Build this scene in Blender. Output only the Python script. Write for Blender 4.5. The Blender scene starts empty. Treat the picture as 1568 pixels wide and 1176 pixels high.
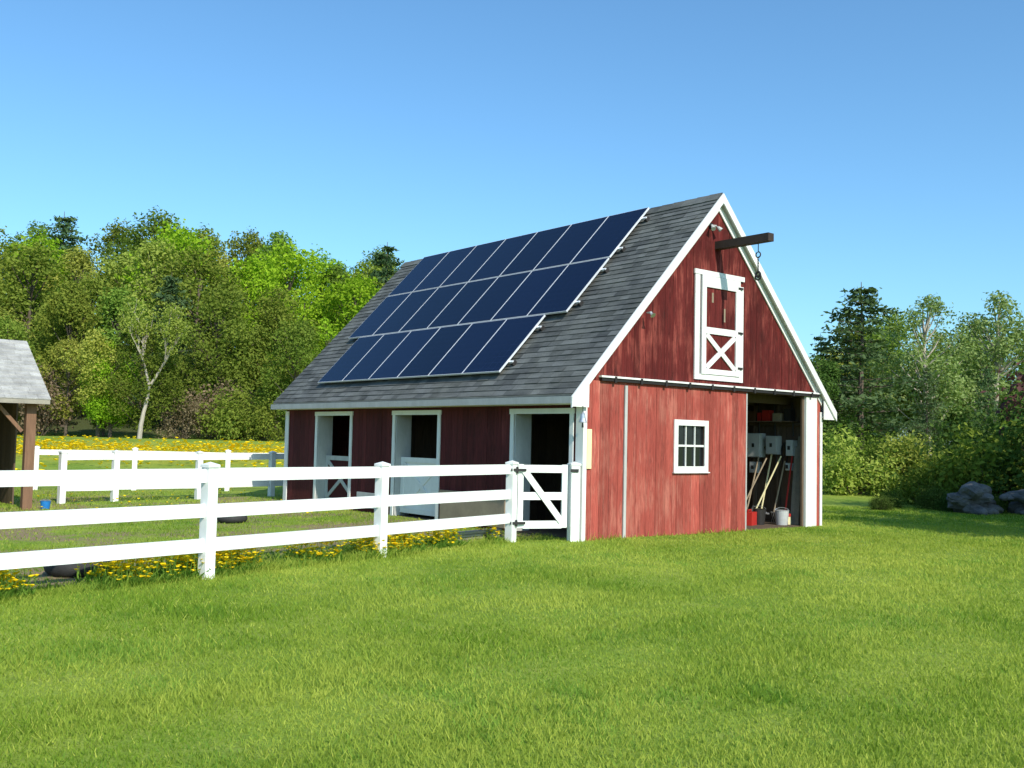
import bpy, math, random, bmesh
import numpy as np
from mathutils import Vector, Matrix, noise
random.seed(7)
rng = np.random.default_rng(7)
scene = bpy.context.scene
col = scene.collection

# ---------------------------------------------------------------- helpers
def smooth(a, b, x):
    t = np.clip((np.asarray(x, float) - a) / (b - a), 0, 1)
    return t * t * (3 - 2 * t)

def link(o, parent=None):
    col.objects.link(o)
    if parent: o.parent = parent
    return o

def empty(name, loc=(0, 0, 0), rotz=0):
    e = bpy.data.objects.new(name, None)
    e.empty_display_size = 0.3
    e.location = loc; e.rotation_euler = (0, 0, rotz)
    return link(e)

class NB:
    """numpy mesh builder"""
    def __init__(s): s.V = []; s.F = []; s.n = 0
    def add(s, v, f, mat=0, rnd=None):
        v = np.asarray(v, float).reshape(-1, 3); f = np.asarray(f, int)
        if rnd is None: rnd = np.full(len(f), random.random())
        elif np.isscalar(rnd): rnd = np.full(len(f), rnd)
        s.V.append(v); s.F.append((f + s.n, mat, np.asarray(rnd, float))); s.n += len(v)
    def hexa(s, p, mat=0, rnd=None):
        s.add(p, [[0,3,2,1],[4,5,6,7],[0,1,5,4],[1,2,6,5],[2,3,7,6],[3,0,4,7]], mat, random.random() if rnd is None else rnd)
    def box(s, x0, x1, y0, y1, z0, z1, mat=0, rnd=None):
        s.hexa([(x0,y0,z0),(x1,y0,z0),(x1,y1,z0),(x0,y1,z0),(x0,y0,z1),(x1,y0,z1),(x1,y1,z1),(x0,y1,z1)], mat, rnd)
    def prism(s, poly, y0, y1, mat=0, rnd=None):   # poly in (x,z)
        n = len(poly); r = random.random() if rnd is None else rnd
        v = [(x, y0, z) for x, z in poly] + [(x, y1, z) for x, z in poly]
        base = s.n
        s.add(v, [list(range(n))], mat, r)
        s.F.append((np.array([[base+n+i for i in range(n)][::-1]]), mat, np.array([r])))
        s.F.append((np.array([[base+i, base+n+i, base+n+(i+1)%n, base+(i+1)%n] for i in range(n)]), mat, np.full(n, r)))
    def bar(s, a, b, w, t, up=(0,0,1), mat=0, rnd=None):
        a = Vector(a); b = Vector(b); d = (b-a).normalized(); up = Vector(up)
        sd = d.cross(up).normalized(); u2 = sd.cross(d).normalized()
        q = []
        for p in (a, b):
            for su, sv in ((-1,-1),(1,-1),(1,1),(-1,1)):
                q.append(p + sd*(su*w/2) + u2*(sv*t/2))
        s.hexa(q, mat, rnd)
    def tube(s, path, radii, seg=6, mat=0, rnd=0.5):
        P = [Vector(p) for p in path]; v = []; f = []
        for i, p in enumerate(P):
            d = (P[min(i+1,len(P)-1)] - P[max(i-1,0)]).normalized()
            a = d.orthogonal().normalized()
            if abs(d.z) > .5:
                a = (Vector((1,0,0)) - d*d.x).normalized()
            b = d.cross(a)
            for k in range(seg):
                t = 2*math.pi*k/seg
                v.append(p + (a*math.cos(t)+b*math.sin(t))*radii[i])
        for i in range(len(P)-1):
            for k in range(seg):
                f.append([i*seg+k, i*seg+(k+1)%seg, (i+1)*seg+(k+1)%seg, (i+1)*seg+k])
        s.add([tuple(x) for x in v], f, mat, rnd)
        base = s.n - len(v)
        s.F.append((np.array([[base+k for k in range(seg)][::-1]]), mat, np.array([rnd])))
        s.F.append((np.array([[base+len(v)-seg+k for k in range(seg)]]), mat, np.array([rnd])))
    def mesh(s, name, mats, smooth_sh=False):
        me = bpy.data.meshes.new(name)
        V = np.concatenate(s.V)
        loops = np.concatenate([f.ravel() for f, m, r in s.F])
        tot = np.concatenate([np.full(len(f), f.shape[1]) for f, m, r in s.F])
        mi = np.concatenate([np.broadcast_to(m, len(f)) for f, m, r in s.F])
        rn = np.concatenate([r for f, m, r in s.F])
        st = np.concatenate([[0], np.cumsum(tot)[:-1]])
        me.vertices.add(len(V)); me.vertices.foreach_set("co", V.ravel().astype(np.float32))
        me.loops.add(len(loops)); me.loops.foreach_set("vertex_index", loops.astype(np.int32))
        me.polygons.add(len(tot)); me.polygons.foreach_set("loop_start", st.astype(np.int32))
        me.polygons.foreach_set("material_index", mi.astype(np.int32))
        me.polygons.foreach_set("use_smooth", np.full(len(tot), bool(smooth_sh)))
        a = me.attributes.new("rnd", 'FLOAT', 'FACE'); a.data.foreach_set("value", rn.astype(np.float32))
        for m in mats: me.materials.append(m)
        me.update(calc_edges=True)
        return me
    def obj(s, name, mats, parent=None, smooth_sh=False):
        return link(bpy.data.objects.new(name, s.mesh(name, mats, smooth_sh)), parent)

# ---------------------------------------------------------------- materials
class NT:
    def __init__(s, name):
        s.m = bpy.data.materials.new(name); s.m.use_nodes = True
        s.t = s.m.node_tree; s.t.nodes.clear()
        s.out = s.n('ShaderNodeOutputMaterial')
    def n(s, typ, **k):
        nd = s.t.nodes.new(typ)
        for a, b in k.items(): setattr(nd, a, b)
        return nd
    def l(s, a, b): s.t.links.new(a, b)
    def val(s, sock, v):
        if isinstance(v, (int, float)): sock.default_value = v
        elif isinstance(v, (tuple, list)):
            sock.default_value = tuple(v) + ((1,) if len(v) == 3 and sock.type == 'RGBA' else ())
        else: s.l(v, sock)
    def mix(s, f, a, b, mode='MIX'):
        nd = s.n('ShaderNodeMix', data_type='RGBA', blend_type=mode)
        s.val(nd.inputs[0], f); s.val(nd.inputs[6], a); s.val(nd.inputs[7], b)
        return nd.outputs[2]
    def math(s, op, a, b=0.0, c=None, clamp=False):
        nd = s.n('ShaderNodeMath', operation=op, use_clamp=clamp)
        s.val(nd.inputs[0], a); s.val(nd.inputs[1], b)
        if c is not None: s.val(nd.inputs[2], c)
        return nd.outputs[0]
    def mr(s, v, a, b, c=0.0, d=1.0):
        nd = s.n('ShaderNodeMapRange'); s.val(nd.inputs[0], v)
        for i, q in enumerate((a, b, c, d)): nd.inputs[i+1].default_value = q
        return nd.outputs[0]
    def grey(s, k):
        cc = s.n('ShaderNodeCombineColor'); [s.l(k, cc.inputs[i]) for i in range(3)]; return cc.outputs[0]
    def obj(s): return s.n('ShaderNodeTexCoord').outputs['Object']
    def noise(s, vec, scale, detail=4, rough=.55, stretch=None):
        if stretch:
            mp = s.n('ShaderNodeMapping'); s.l(vec, mp.inputs[0]); mp.inputs['Scale'].default_value = stretch; vec = mp.outputs[0]
        nd = s.n('ShaderNodeTexNoise'); s.l(vec, nd.inputs['Vector'])
        nd.inputs['Scale'].default_value = scale; nd.inputs['Detail'].default_value = detail; nd.inputs['Roughness'].default_value = rough
        return nd.outputs[0]
    def attr(s, name='rnd'): return s.n('ShaderNodeAttribute', attribute_name=name).outputs['Fac']
    def bump(s, h, strength=.3, dist=.02):
        nd = s.n('ShaderNodeBump'); nd.inputs['Strength'].default_value = strength; nd.inputs['Distance'].default_value = dist
        s.l(h, nd.inputs['Height']); return nd.outputs[0]
    def bsdf(s, color, rough=.7, normal=None, metal=0, spec=.4):
        b = s.n('ShaderNodeBsdfPrincipled')
        s.val(b.inputs['Base Color'], color); s.val(b.inputs['Roughness'], rough)
        b.inputs['Metallic'].default_value = metal; b.inputs['Specular IOR Level'].default_value = spec
        if normal: s.l(normal, b.inputs['Normal'])
        s.l(b.outputs[0], s.out.inputs[0]); return b

def mk(name, c1, c2, scale=4, rough=.7, stretch=(1,1,1), rv=.2, bump=.2, metal=0, spec=.35):
    t = NT(name); o = t.obj()
    n1 = t.noise(o, scale, 6, .6, stretch); n2 = t.noise(o, scale*7, 4, .6, stretch)
    f = t.mr(t.math('ADD', n1, t.math('MULTIPLY', n2, .5)), .5, 1.0)
    c = t.mix(f, c1, c2)
    c = t.mix(1.0, c, t.grey(t.mr(t.attr(), 0, 1, 1-rv, 1+rv)), 'MULTIPLY')
    t.bsdf(c, rough, t.bump(n2, bump, .01), metal, spec)
    return t.m

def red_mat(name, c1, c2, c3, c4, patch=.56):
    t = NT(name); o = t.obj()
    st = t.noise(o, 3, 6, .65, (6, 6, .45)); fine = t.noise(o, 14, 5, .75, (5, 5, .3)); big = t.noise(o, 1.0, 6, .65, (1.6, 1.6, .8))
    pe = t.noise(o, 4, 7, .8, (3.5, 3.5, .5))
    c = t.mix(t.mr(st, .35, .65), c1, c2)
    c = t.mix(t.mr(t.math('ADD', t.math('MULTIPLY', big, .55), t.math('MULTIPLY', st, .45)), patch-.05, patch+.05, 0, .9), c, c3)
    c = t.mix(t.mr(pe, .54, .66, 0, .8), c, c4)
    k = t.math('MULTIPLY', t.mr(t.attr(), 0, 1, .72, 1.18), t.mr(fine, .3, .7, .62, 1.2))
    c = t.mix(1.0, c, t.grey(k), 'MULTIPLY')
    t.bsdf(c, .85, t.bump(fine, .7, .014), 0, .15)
    return t.m

def leaf_mat(name, ca, cb, tr=.35, vlo=.75, vhi=1.25, hue=.02):
    t = NT(name)
    c = t.mix(t.attr(), ca, cb)
    r = t.n('ShaderNodeObjectInfo').outputs['Random']
    h = t.n('ShaderNodeHueSaturation'); t.l(c, h.inputs['Color'])
    t.l(t.mr(r, 0, 1, vlo, vhi), h.inputs['Value'])
    r2 = t.math('FRACT', t.math('MULTIPLY', r, 7.31))
    t.l(t.mr(r2, 0, 1, .5-hue, .5+hue), h.inputs['Hue'])
    d = t.n('ShaderNodeBsdfDiffuse'); t.l(h.outputs[0], d.inputs[0])
    tl = t.n('ShaderNodeBsdfTranslucent'); t.l(t.mix(1.0, h.outputs[0], (1.0, 1.15, .6), 'MULTIPLY'), tl.inputs[0])
    m = t.n('ShaderNodeMixShader'); m.inputs[0].default_value = tr
    t.l(d.outputs[0], m.inputs[1]); t.l(tl.outputs[0], m.inputs[2]); t.l(m.outputs[0], t.out.inputs[0])
    return t.m

M = {}
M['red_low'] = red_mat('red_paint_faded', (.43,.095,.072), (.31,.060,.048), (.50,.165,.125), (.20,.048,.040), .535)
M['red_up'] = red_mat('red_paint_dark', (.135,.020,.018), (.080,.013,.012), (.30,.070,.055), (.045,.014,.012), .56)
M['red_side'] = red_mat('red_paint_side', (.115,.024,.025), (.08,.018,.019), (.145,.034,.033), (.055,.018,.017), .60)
M['white'] = mk('white_paint', (.80,.80,.78), (.68,.68,.66), 3, .5, (1,1,.4), .04, .1)
M['vinyl'] = mk('white_fence_paint', (.84,.84,.83), (.72,.73,.70), 2, .4, (1,1,1), .04, .05)
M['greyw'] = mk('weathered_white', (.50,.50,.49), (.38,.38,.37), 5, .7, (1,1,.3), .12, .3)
M['wood'] = mk('interior_wood', (.15,.10,.065), (.09,.06,.04), 5, .8, (4,4,.4), .35, .4)
M['dwood'] = mk('dark_beam_wood', (.06,.04,.032), (.035,.025,.02), 6, .8, (1,1,1), .2, .5)
M['brown'] = mk('brown_post_wood', (.24,.13,.075), (.14,.075,.045), 6, .8, (4,4,.4), .25, .4)
M['grey_board'] = mk('grey_weathered_board', (.30,.27,.22), (.20,.18,.15), 5, .85, (1,1,1), .25, .5)
M['ply'] = mk('plywood', (.36,.28,.19), (.26,.20,.14), 3, .8, (1,1,1), .2, .3)
M['metal'] = mk('galvanised', (.55,.56,.58), (.45,.46,.48), 8, .35, (1,1,1), .1, .1, .8)
M['panelgrey'] = mk('grey_enamel', (.50,.51,.51), (.40,.41,.41), 4, .5, (1,1,1), .15, .1)
M['iron'] = mk('black_iron', (.02,.02,.02), (.035,.03,.03), 8, .5, (1,1,1), .2, .2)
M['rubber'] = mk('tyre_rubber', (.020,.020,.022), (.045,.043,.040), 10, .75, (1,1,1), .2, .4)
M['blue'] = mk('blue_plastic', (.02,.20,.55), (.02,.16,.45), 4, .4, (1,1,1), .1, .05)
M['redpl'] = mk('red_plastic', (.45,.03,.02), (.35,.02,.02), 4, .45, (1,1,1), .1, .05)
M['green'] = mk('green_hose', (.03,.16,.06), (.02,.11,.04), 4, .5, (1,1,1), .1, .05)
M['leather'] = mk('leather', (.10,.05,.025), (.06,.03,.018), 6, .5, (1,1,1), .2, .2)
M['sign'] = mk('cream_sign', (.78,.70,.42), (.72,.62,.35), 3, .6, (1,1,1), .1, .05)
M['rock'] = mk('fieldstone', (.26,.24,.23), (.10,.095,.09), 3.5, .9, (1,1,1), .3, .9)
M['dirt'] = mk('dirt_floor', (.14,.095,.06), (.09,.06,.04), 3, .95, (1,1,1), .2, .8)
M['bark'] = mk('bark', (.14,.11,.085), (.08,.06,.045), 5, .95, (4,4,.6), .2, .8)
M['palebark'] = mk('pale_bark', (.46,.41,.34), (.30,.26,.21), 5, .9, (3,3,.6), .15, .5)
M['yellow'] = leaf_mat('yellow_petals', (.88,.58,.01), (.92,.70,.03), .25, .95, 1.05, .002)
M['solarframe'] = mk('aluminium_frame', (.72,.74,.78), (.65,.67,.7), 4, .4, (1,1,1), .05, .02, .2)
t = NT('window_glass'); t.bsdf((.012,.014,.016), .06, None, 0, .6); M['glass'] = t.m
t = NT('solar_cells'); o = t.obj(); sp = t.n('ShaderNodeSeparateXYZ'); t.l(o, sp.inputs[0])
fy = t.math('FRACT', t.math('DIVIDE', sp.outputs[1], .18)); fz = t.math('FRACT', t.math('DIVIDE', sp.outputs[2], .115))
ln = t.math('MAXIMUM', t.math('LESS_THAN', fy, .06), t.math('LESS_THAN', fz, .07))
c = t.mix(t.attr(), (.0035,.008,.026), (.005,.011,.038))
c = t.mix(t.math('MULTIPLY', ln, .3), c, (.02,.03,.07))
t.bsdf(c, .2, None, 0, .11); M['solar'] = t.m
def shingle(name, a, b, cc_):
    t = NT(name); o = t.obj(); sp = t.n('ShaderNodeSeparateXYZ'); t.l(o, sp.inputs[0])
    n1 = t.noise(o, 1.3, 6, .65); n2 = t.noise(o, 90, 3, .6); n3 = t.noise(o, 2.5, 5, .7, (1, .6, 3))
    c = t.mix(t.attr(), a, b)
    c = t.mix(t.mr(n1, .42, .66, 0, .6), c, cc_)
    c = t.mix(1.0, c, t.grey(t.math('MULTIPLY', t.mr(n2, .3, .7, .65, 1.35), t.mr(n3, .35, .65, .75, 1.2))), 'MULTIPLY')
    t.bsdf(c, .9, t.bump(n2, .4, .005), 0, .25); return t.m
M['shingle'] = shingle('asphalt_shingles', (.055,.059,.060), (.135,.14,.138), (.135,.139,.125))
M['shingle_lt'] = shingle('light_shingles', (.30,.29,.275), (.42,.41,.385), (.36,.35,.33))
M['leaf_mid'] = leaf_mat('leaves_mid', (.12,.185,.028), (.27,.34,.06), .40, .72, 1.22, .022)
M['leaf_bright'] = leaf_mat('leaves_bright', (.21,.35,.02), (.36,.52,.04), .42, .9, 1.15, .01)
M['leaf_yel'] = leaf_mat('leaves_yellowgreen', (.26,.31,.055), (.44,.46,.10), .40, .85, 1.15, .02)
M['leaf_airy'] = leaf_mat('leaves_airy', (.22,.275,.09), (.38,.43,.16), .4, .85, 1.15, .02)
M['leaf_dark'] = leaf_mat('leaves_dark', (.06,.11,.026), (.13,.20,.045), .33, .8, 1.2, .02)
M['needle'] = leaf_mat('pine_needles', (.055,.10,.045), (.12,.18,.075), .28, .8, 1.2, .02)
M['leaf_brown'] = leaf_mat('budding_twigs', (.20,.15,.09), (.32,.25,.15), .28, .8, 1.2, .02)
M['leaf_red'] = leaf_mat('leaves_purple', (.08,.035,.04), (.16,.08,.07), .3, .9, 1.1, .01)
M['blade'] = leaf_mat('grass_blades', (.18,.285,.032), (.48,.52,.10), .40, 1, 1.001, .0)
M['blade_dk'] = leaf_mat('clover_blades', (.13,.25,.035), (.28,.41,.07), .38, 1, 1.001, .0)

# ---------------------------------------------------------------- terrain
def height(x, y):
    x = np.asarray(x, float); y = np.asarray(y, float)
    return (1.2*smooth(30, 58, y) + 10*smooth(60, 115, y)*(1-.9*smooth(-5, 25, x))
            + .012*np.sin(x*1.3+.5*y)*np.cos(y*.9)*(smooth(2, 6, y)))
def hgt(x, y): return float(height(x, y))
a = np.linspace(-1, 1, 281)
gx = np.sign(a)*(np.abs(a)**3.2)*1500 + a*45
b_ = np.linspace(-1, 1, 321)
gy = np.sign(b_)*(np.abs(b_)**3.2)*1500 + b_*60 + 20
X, Y = np.meshgrid(gx, gy); Z = height(X, Y)
nb = NB(); n_, m_ = X.shape
idx = np.arange(n_*m_).reshape(n_, m_)
F = np.stack([idx[:-1,:-1], idx[:-1,1:], idx[1:,1:], idx[1:,:-1]], -1).reshape(-1, 4)
nb.add(np.stack([X, Y, Z], -1).reshape(-1, 3), F, 0, .5)
t = NT('grass_ground'); o = t.obj(); sp = t.n('ShaderNodeSeparateXYZ'); t.l(o, sp.inputs[0])
n1 = t.noise(o, .45, 5, .6); n2 = t.noise(o, 2.2, 5, .65); n3 = t.noise(o, 45, 4, .7); n4 = t.noise(o, 9, 4, .7)
c = t.mix(t.mr(n1, .38, .62), (.15,.24,.025), (.25,.32,.045))
c = t.mix(t.mr(n2, .5, .72, 0, .7), c, (.30,.34,.07))
c = t.mix(t.mr(n4, .5, .75, 0, .5), c, (.10,.18,.022))
dd = t.math('ADD', t.math('ADD', t.math('MULTIPLY', sp.outputs[0], -.806), t.math('MULTIPLY', sp.outputs[1], .592)), -9.34)
far = t.mr(sp.outputs[1], 24, 28, 1, 0)
pm = t.math('MULTIPLY', t.mr(dd, .0, .35), far)
strip = t.math('MULTIPLY', pm, t.mr(dd, .7, 1.6, 1, 0))
n5 = t.noise(o, .55, 6, .65, (1, 1.0, 1))
dm = t.math('MULTIPLY', pm, t.math('ADD', t.mr(n5, .46, .56), t.math('MULTIPLY', strip, .5)), clamp=True)
c = t.mix(t.math('MULTIPLY', dm, .9), c, t.mix(t.mr(n4, .3, .7), (.20,.135,.085), (.32,.235,.15)))
ym = t.math('MULTIPLY', t.mr(sp.outputs[1], 38, 44), t.mr(sp.outputs[1], 48, 53, 1, 0))
yn = t.noise(o, 1.6, 5, .7, (.5, 1, 1))
c = t.mix(t.math('MULTIPLY', ym, t.mr(yn, .40, .56, 0, .65)), c, (.55,.41,.03))
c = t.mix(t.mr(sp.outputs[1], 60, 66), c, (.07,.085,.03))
c = t.mix(1.0, c, t.grey(t.mr(n3, .3, .7, .65, 1.35)), 'MULTIPLY')
t.bsdf(c, .9, t.bump(n3, .6, .025), 0, .15)
nb.obj('ground', [t.m], None, True)

# ---------------------------------------------------------------- grass
def pnoise(x, y, s, seed=0):
    r = np.zeros_like(x)
    g = np.random.default_rng(100+seed)
    for i in range(14):
        k = s*(0.5+g.random()*1.6); th = g.random()*6.28; ph = g.random()*6.28
        r += np.sin((x*math.cos(th)+y*math.sin(th))*k+ph)
    return r/math.sqrt(14)
FN = np.array([-.806, .592]); FP = np.array([-1.71, 13.45])
C0 = np.array([1.17, 16.2]); G = np.array([.7726, .6349]); L = np.array([-.6349, .7726])
px, py = [], []
for yb in np.arange(3.6, 27, .5):
    w = 1.16*yb+2.4
    dens = 4100*(5/max(yb, 5))**1.3
    k = int(w*.5*dens)
    px.append((rng.random(k)-.5)*w); py.append(yb+rng.random(k)*.5)
k = 16000; sf = rng.uniform(-7, 2.75, k); df = rng.normal(.12, .22, k)
px.append(FP[0]+.592*sf+FN[0]*df); py.append(FP[1]+.806*sf+FN[1]*df)
px = np.concatenate(px); py = np.concatenate(py)
lx = (px-C0[0])*G[0]+(py-C0[1])*G[1]; ly = (px-C0[0])*L[0]+(py-C0[1])*L[1]
inside = (lx > -.02) & (lx < 6.62) & (ly > -.02) & (ly < 10.4)
d = (px-FP[0])*FN[0]+(py-FP[1])*FN[1]
pad = d > .35
keep = ~inside & ~(pad & (rng.random(len(px)) < np.where(d < 1.2, .5, .5+.35*np.clip(pnoise(px, py, .8, 3), 0, 1))))
keep &= np.hypot(px+4.75, py-11.2) > .46
px, py, d, lx, ly = px[keep], py[keep], d[keep], lx[keep], ly[keep]
N = len(px)
dist = np.hypot(px, py)
wf = np.clip(1+.8*pnoise(px, py, 2.2, 12), .3, 2.2)
nearf = ((np.abs(d-.15) < .3) | ((np.abs(ly) < .10) & (lx > 0) & (lx < 4.3))) & (np.hypot(px+4.65, py-10.9) > .7)
clump = np.clip(pnoise(px, py, 2.4, 1), -1.5, 1.5)
tall = np.clip(pnoise(px, py, 2.3, 9)+.3*pnoise(px, py, 9, 31)-1.25, 0, .8)
hh = .033*(1+.25*clump+.8*tall)*(.55+.8*rng.random(N)); hh = np.where(nearf, .04/.033*hh*(1+1.5*rng.random(N)*wf), hh)
ww = .0026*(1+dist*.09)*(.7+.6*rng.random(N))
th = rng.random(N)*2*np.pi; lean = hh*(.25+.85*rng.random(N)); lt = rng.random(N)*2*np.pi
z0 = height(px, py)-.003
bx, by = np.cos(th)*ww, np.sin(th)*ww
V = np.empty((N, 4, 3))
V[:,0] = np.stack([px-bx, py-by, z0], -1); V[:,1] = np.stack([px+bx, py+by, z0], -1)
tx, ty = px+np.cos(lt)*lean, py+np.sin(lt)*lean
V[:,2] = np.stack([tx+bx*.25, ty+by*.25, z0+hh], -1); V[:,3] = np.stack([tx-bx*.25, ty-by*.25, z0+hh], -1)
rn = np.clip(.38+.20*pnoise(px, py, .5, 7)+.18*pnoise(px, py, 1.5, 5)+.12*pnoise(px, py, 6, 6)-.25*tall+.30*(rng.random(N)-.5), 0, 1)
rn = np.where(rng.random(N) < .06, 1.0, rn)
dk = (.8*pnoise(px, py, 1.3, 21)+.6*pnoise(px, py, 5, 22)+.7*rng.standard_normal(N)+tall) > 1.2
nb = NB(); nb.add(V.reshape(-1, 3), np.arange(N*4).reshape(N, 4), dk.astype(int), rn)
nb.obj('grass', [M['blade'], M['blade_dk']])

# ---------------------------------------------------------------- wildflowers and weeds
def flowers(name, P, Hs, size, weeds=True):
    nb = NB()
    for (x, y), h in zip(P, Hs):
        z = hgt(x, y); tx, ty = x+random.uniform(-.05,.05), y+random.uniform(-.05,.05)
        if weeds:
            a_ = random.random()*6.28; w = .004
            nb.add([(x-w*math.cos(a_), y-w*math.sin(a_), z), (x+w*math.cos(a_), y+w*math.sin(a_), z), (tx+w*.6, ty, z+h), (tx-w*.6, ty, z+h)], [[0,1,2,3]], 1, random.random()*.5)
            for _ in range(3):
                a_ = random.random()*6.28; l_ = h*random.uniform(.3,.8); w=.012
                nb.add([(x, y, z), (x+w*math.sin(a_)+.5*l_*math.cos(a_), y-w*math.cos(a_)+.5*l_*math.sin(a_), z+l_*.6), (x+l_*.8*math.cos(a_), y+l_*.8*math.sin(a_), z+l_*.8), (x-w*math.sin(a_)+.5*l_*math.cos(a_), y+w*math.cos(a_)+.5*l_*math.sin(a_), z+l_*.6)], [[0,1,2,3]], 1, random.random()*.5)
        s_ = size*random.uniform(.7,1.3); up = s_*.35
        ring = [(tx+s_*math.cos(q), ty+s_*math.sin(q), z+h+up*random.uniform(.3,1.8)) for q in np.linspace(0, 6.28, 7)[:-1]]
        nb.add(ring+[(tx, ty, z+h-.3*s_)], [[i, (i+1) % 6, 6] for i in range(6)], 0, random.random())
    nb.obj(name, [M['yellow'], M['blade_dk']])
P = []; H_ = []
while len(P) < 2700:
    s_ = random.uniform(-6.5, 2.6); dn = abs(random.gauss(.18, .28))-.06
    x = FP[0]+.592*s_+FN[0]*dn; y = FP[1]+.806*s_+FN[1]*dn
    if math.hypot(x+4.72, y-11.1) < .5: continue
    if math.sin(s_*2.1+1)+math.sin(s_*4.7+.5) + random.uniform(-1, 1) > .1:
        P.append((x, y)); H_.append(random.uniform(.08, .28))
flowers('wildflowers', P, H_, .027)
P = [(random.uniform(-34, -5)*1.0, random.gauss(45.5, 3.0)) for _ in range(2300)]
P += [(random.uniform(-30, -5)*1.0, random.uniform(31, 45)) for _ in range(250)]
flowers('wildflowers', P, [random.uniform(.1,.25) for _ in P], .09, False)
P = [(random.uniform(-13, -3), random.uniform(19, 36)) for _ in range(260)]
P = [p for p in P if not (-.3 < (p[0]-C0[0])*G[0]+(p[1]-C0[1])*G[1] < 7 and (p[0]-C0[0])*L[0]+(p[1]-C0[1])*L[1] < 11)]
flowers('wildflowers', P, [random.uniform(.05,.15) for _ in P], .03, True)

# ---------------------------------------------------------------- BARN
ROT = math.atan2(G[1], G[0])
barn = empty('red_barn', (C0[0], C0[1], 0), ROT)
W, LEN, OV = 6.6, 10.35, .35
def zr(x): return 2.35+1.055*(min(x, W-x)+OV)
def cuts(a, b, w):
    r = [a]
    while r[-1]+w*1.4 < b: r.append(r[-1]+w*random.uniform(.75, 1.25))
    r.append(b); return r
def gable_boards(nb, x0, x1, z0, z1, y0, y1, mat, w=.2, gap=.006):
    segs = [(x0, x1)] if not (x0 < 3.3 < x1 and z1 == 'roof') else [(x0, 3.3), (3.3, x1)]
    for a0, a1 in segs:
        cs = cuts(a0, a1, w)
        for p, q in zip(cs[:-1], cs[1:]):
            g = gap/2; dy = random.uniform(-.003, .003)
            if z1 == 'roof':
                nb.prism([(p+g, z0), (q-g, z0), (q-g, zr(q)-.13), (p+g, zr(p)-.13)], y0+dy, y1, mat)
            else: nb.box(p+g, q-g, y0+dy, y1, z0, z1, mat)
nb = NB()
low = [(0,.9,0,2.6),(.98,2.24,0,2.6),(2.24,2.98,0,1.19),(2.24,2.98,1.93,2.6),(2.98,4.21,0,2.6),(6.45,6.6,0,2.6)]
for r in low: gable_boards(nb, *r, -.025, 0, 0)
nb.box(.9,.98,-.02,.0,0,2.6,0)
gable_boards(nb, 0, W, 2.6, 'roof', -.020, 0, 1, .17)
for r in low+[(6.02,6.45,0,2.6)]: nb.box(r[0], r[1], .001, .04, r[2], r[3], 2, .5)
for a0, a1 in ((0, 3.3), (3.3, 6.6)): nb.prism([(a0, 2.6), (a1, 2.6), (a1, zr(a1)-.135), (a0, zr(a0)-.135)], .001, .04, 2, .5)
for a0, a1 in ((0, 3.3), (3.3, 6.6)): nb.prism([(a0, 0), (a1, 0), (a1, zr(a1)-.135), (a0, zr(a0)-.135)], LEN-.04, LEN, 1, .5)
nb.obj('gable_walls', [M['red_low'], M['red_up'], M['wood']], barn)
nb = NB()
doors = [(.28, 1.72), (4.02, 5.52), (7.32, 8.78)]
spans = [(0, .28), (1.72, 4.02), (5.52, 7.32), (8.78, LEN)]
for a0, a1 in spans:
    cs = cuts(a0, a1, .2)
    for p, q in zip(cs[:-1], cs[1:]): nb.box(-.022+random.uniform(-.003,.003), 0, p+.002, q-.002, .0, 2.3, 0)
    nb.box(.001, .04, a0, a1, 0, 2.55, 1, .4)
for p, q in doors: nb.box(-.022, .04, p, q, 2.12, 2.5, 0)
cs = cuts(0, LEN, .2)
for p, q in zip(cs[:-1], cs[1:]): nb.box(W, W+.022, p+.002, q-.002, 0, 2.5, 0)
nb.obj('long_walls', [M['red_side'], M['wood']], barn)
nb = NB()
cs = cuts(.05, LEN-.05, .2)
for p, q in zip(cs[:-1], cs[1:]): nb.box(6.52, 6.56, p+.003, q-.003, .02, 2.6, 0)
for yy in (3.0, 6.4):
    cs = cuts(.06, 6.5, .2)
    for p, q in zip(cs[:-1], cs[1:]): nb.box(p+.003, q-.003, yy, yy+.04, .02, 2.6, 0)
cs = cuts(.06, 2.95, .2)
for p, q in zip(cs[:-1], cs[1:]): nb.box(3.9, 3.94, p+.003, q-.003, .02, 2.6, 0)
cs = cuts(.06, 6.5, .25)
for p, q in zip(cs[:-1], cs[1:]): nb.box(p+.003, q-.003, .06, LEN-.06, 2.62, 2.66, 0)
for yy in np.arange(.6, 10, .9): nb.box(.06, 6.5, yy, yy+.05, 2.45, 2.61, 0)
for yy in np.arange(.25, 2.9, .6): nb.box(6.42, 6.515, yy, yy+.05, .02, 2.45, 0)
nb.box(6.40, 6.515, .06, 2.9, 2.02, 2.08, 0); nb.box(6.2, 6.51, .4, 2.6, 2.09, 2.11, 0)
nb.box(.05, 6.55, .05, LEN-.05, -.05, .018, 1)
nb.obj('interior', [M['wood'], M['dirt']], barn)

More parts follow.
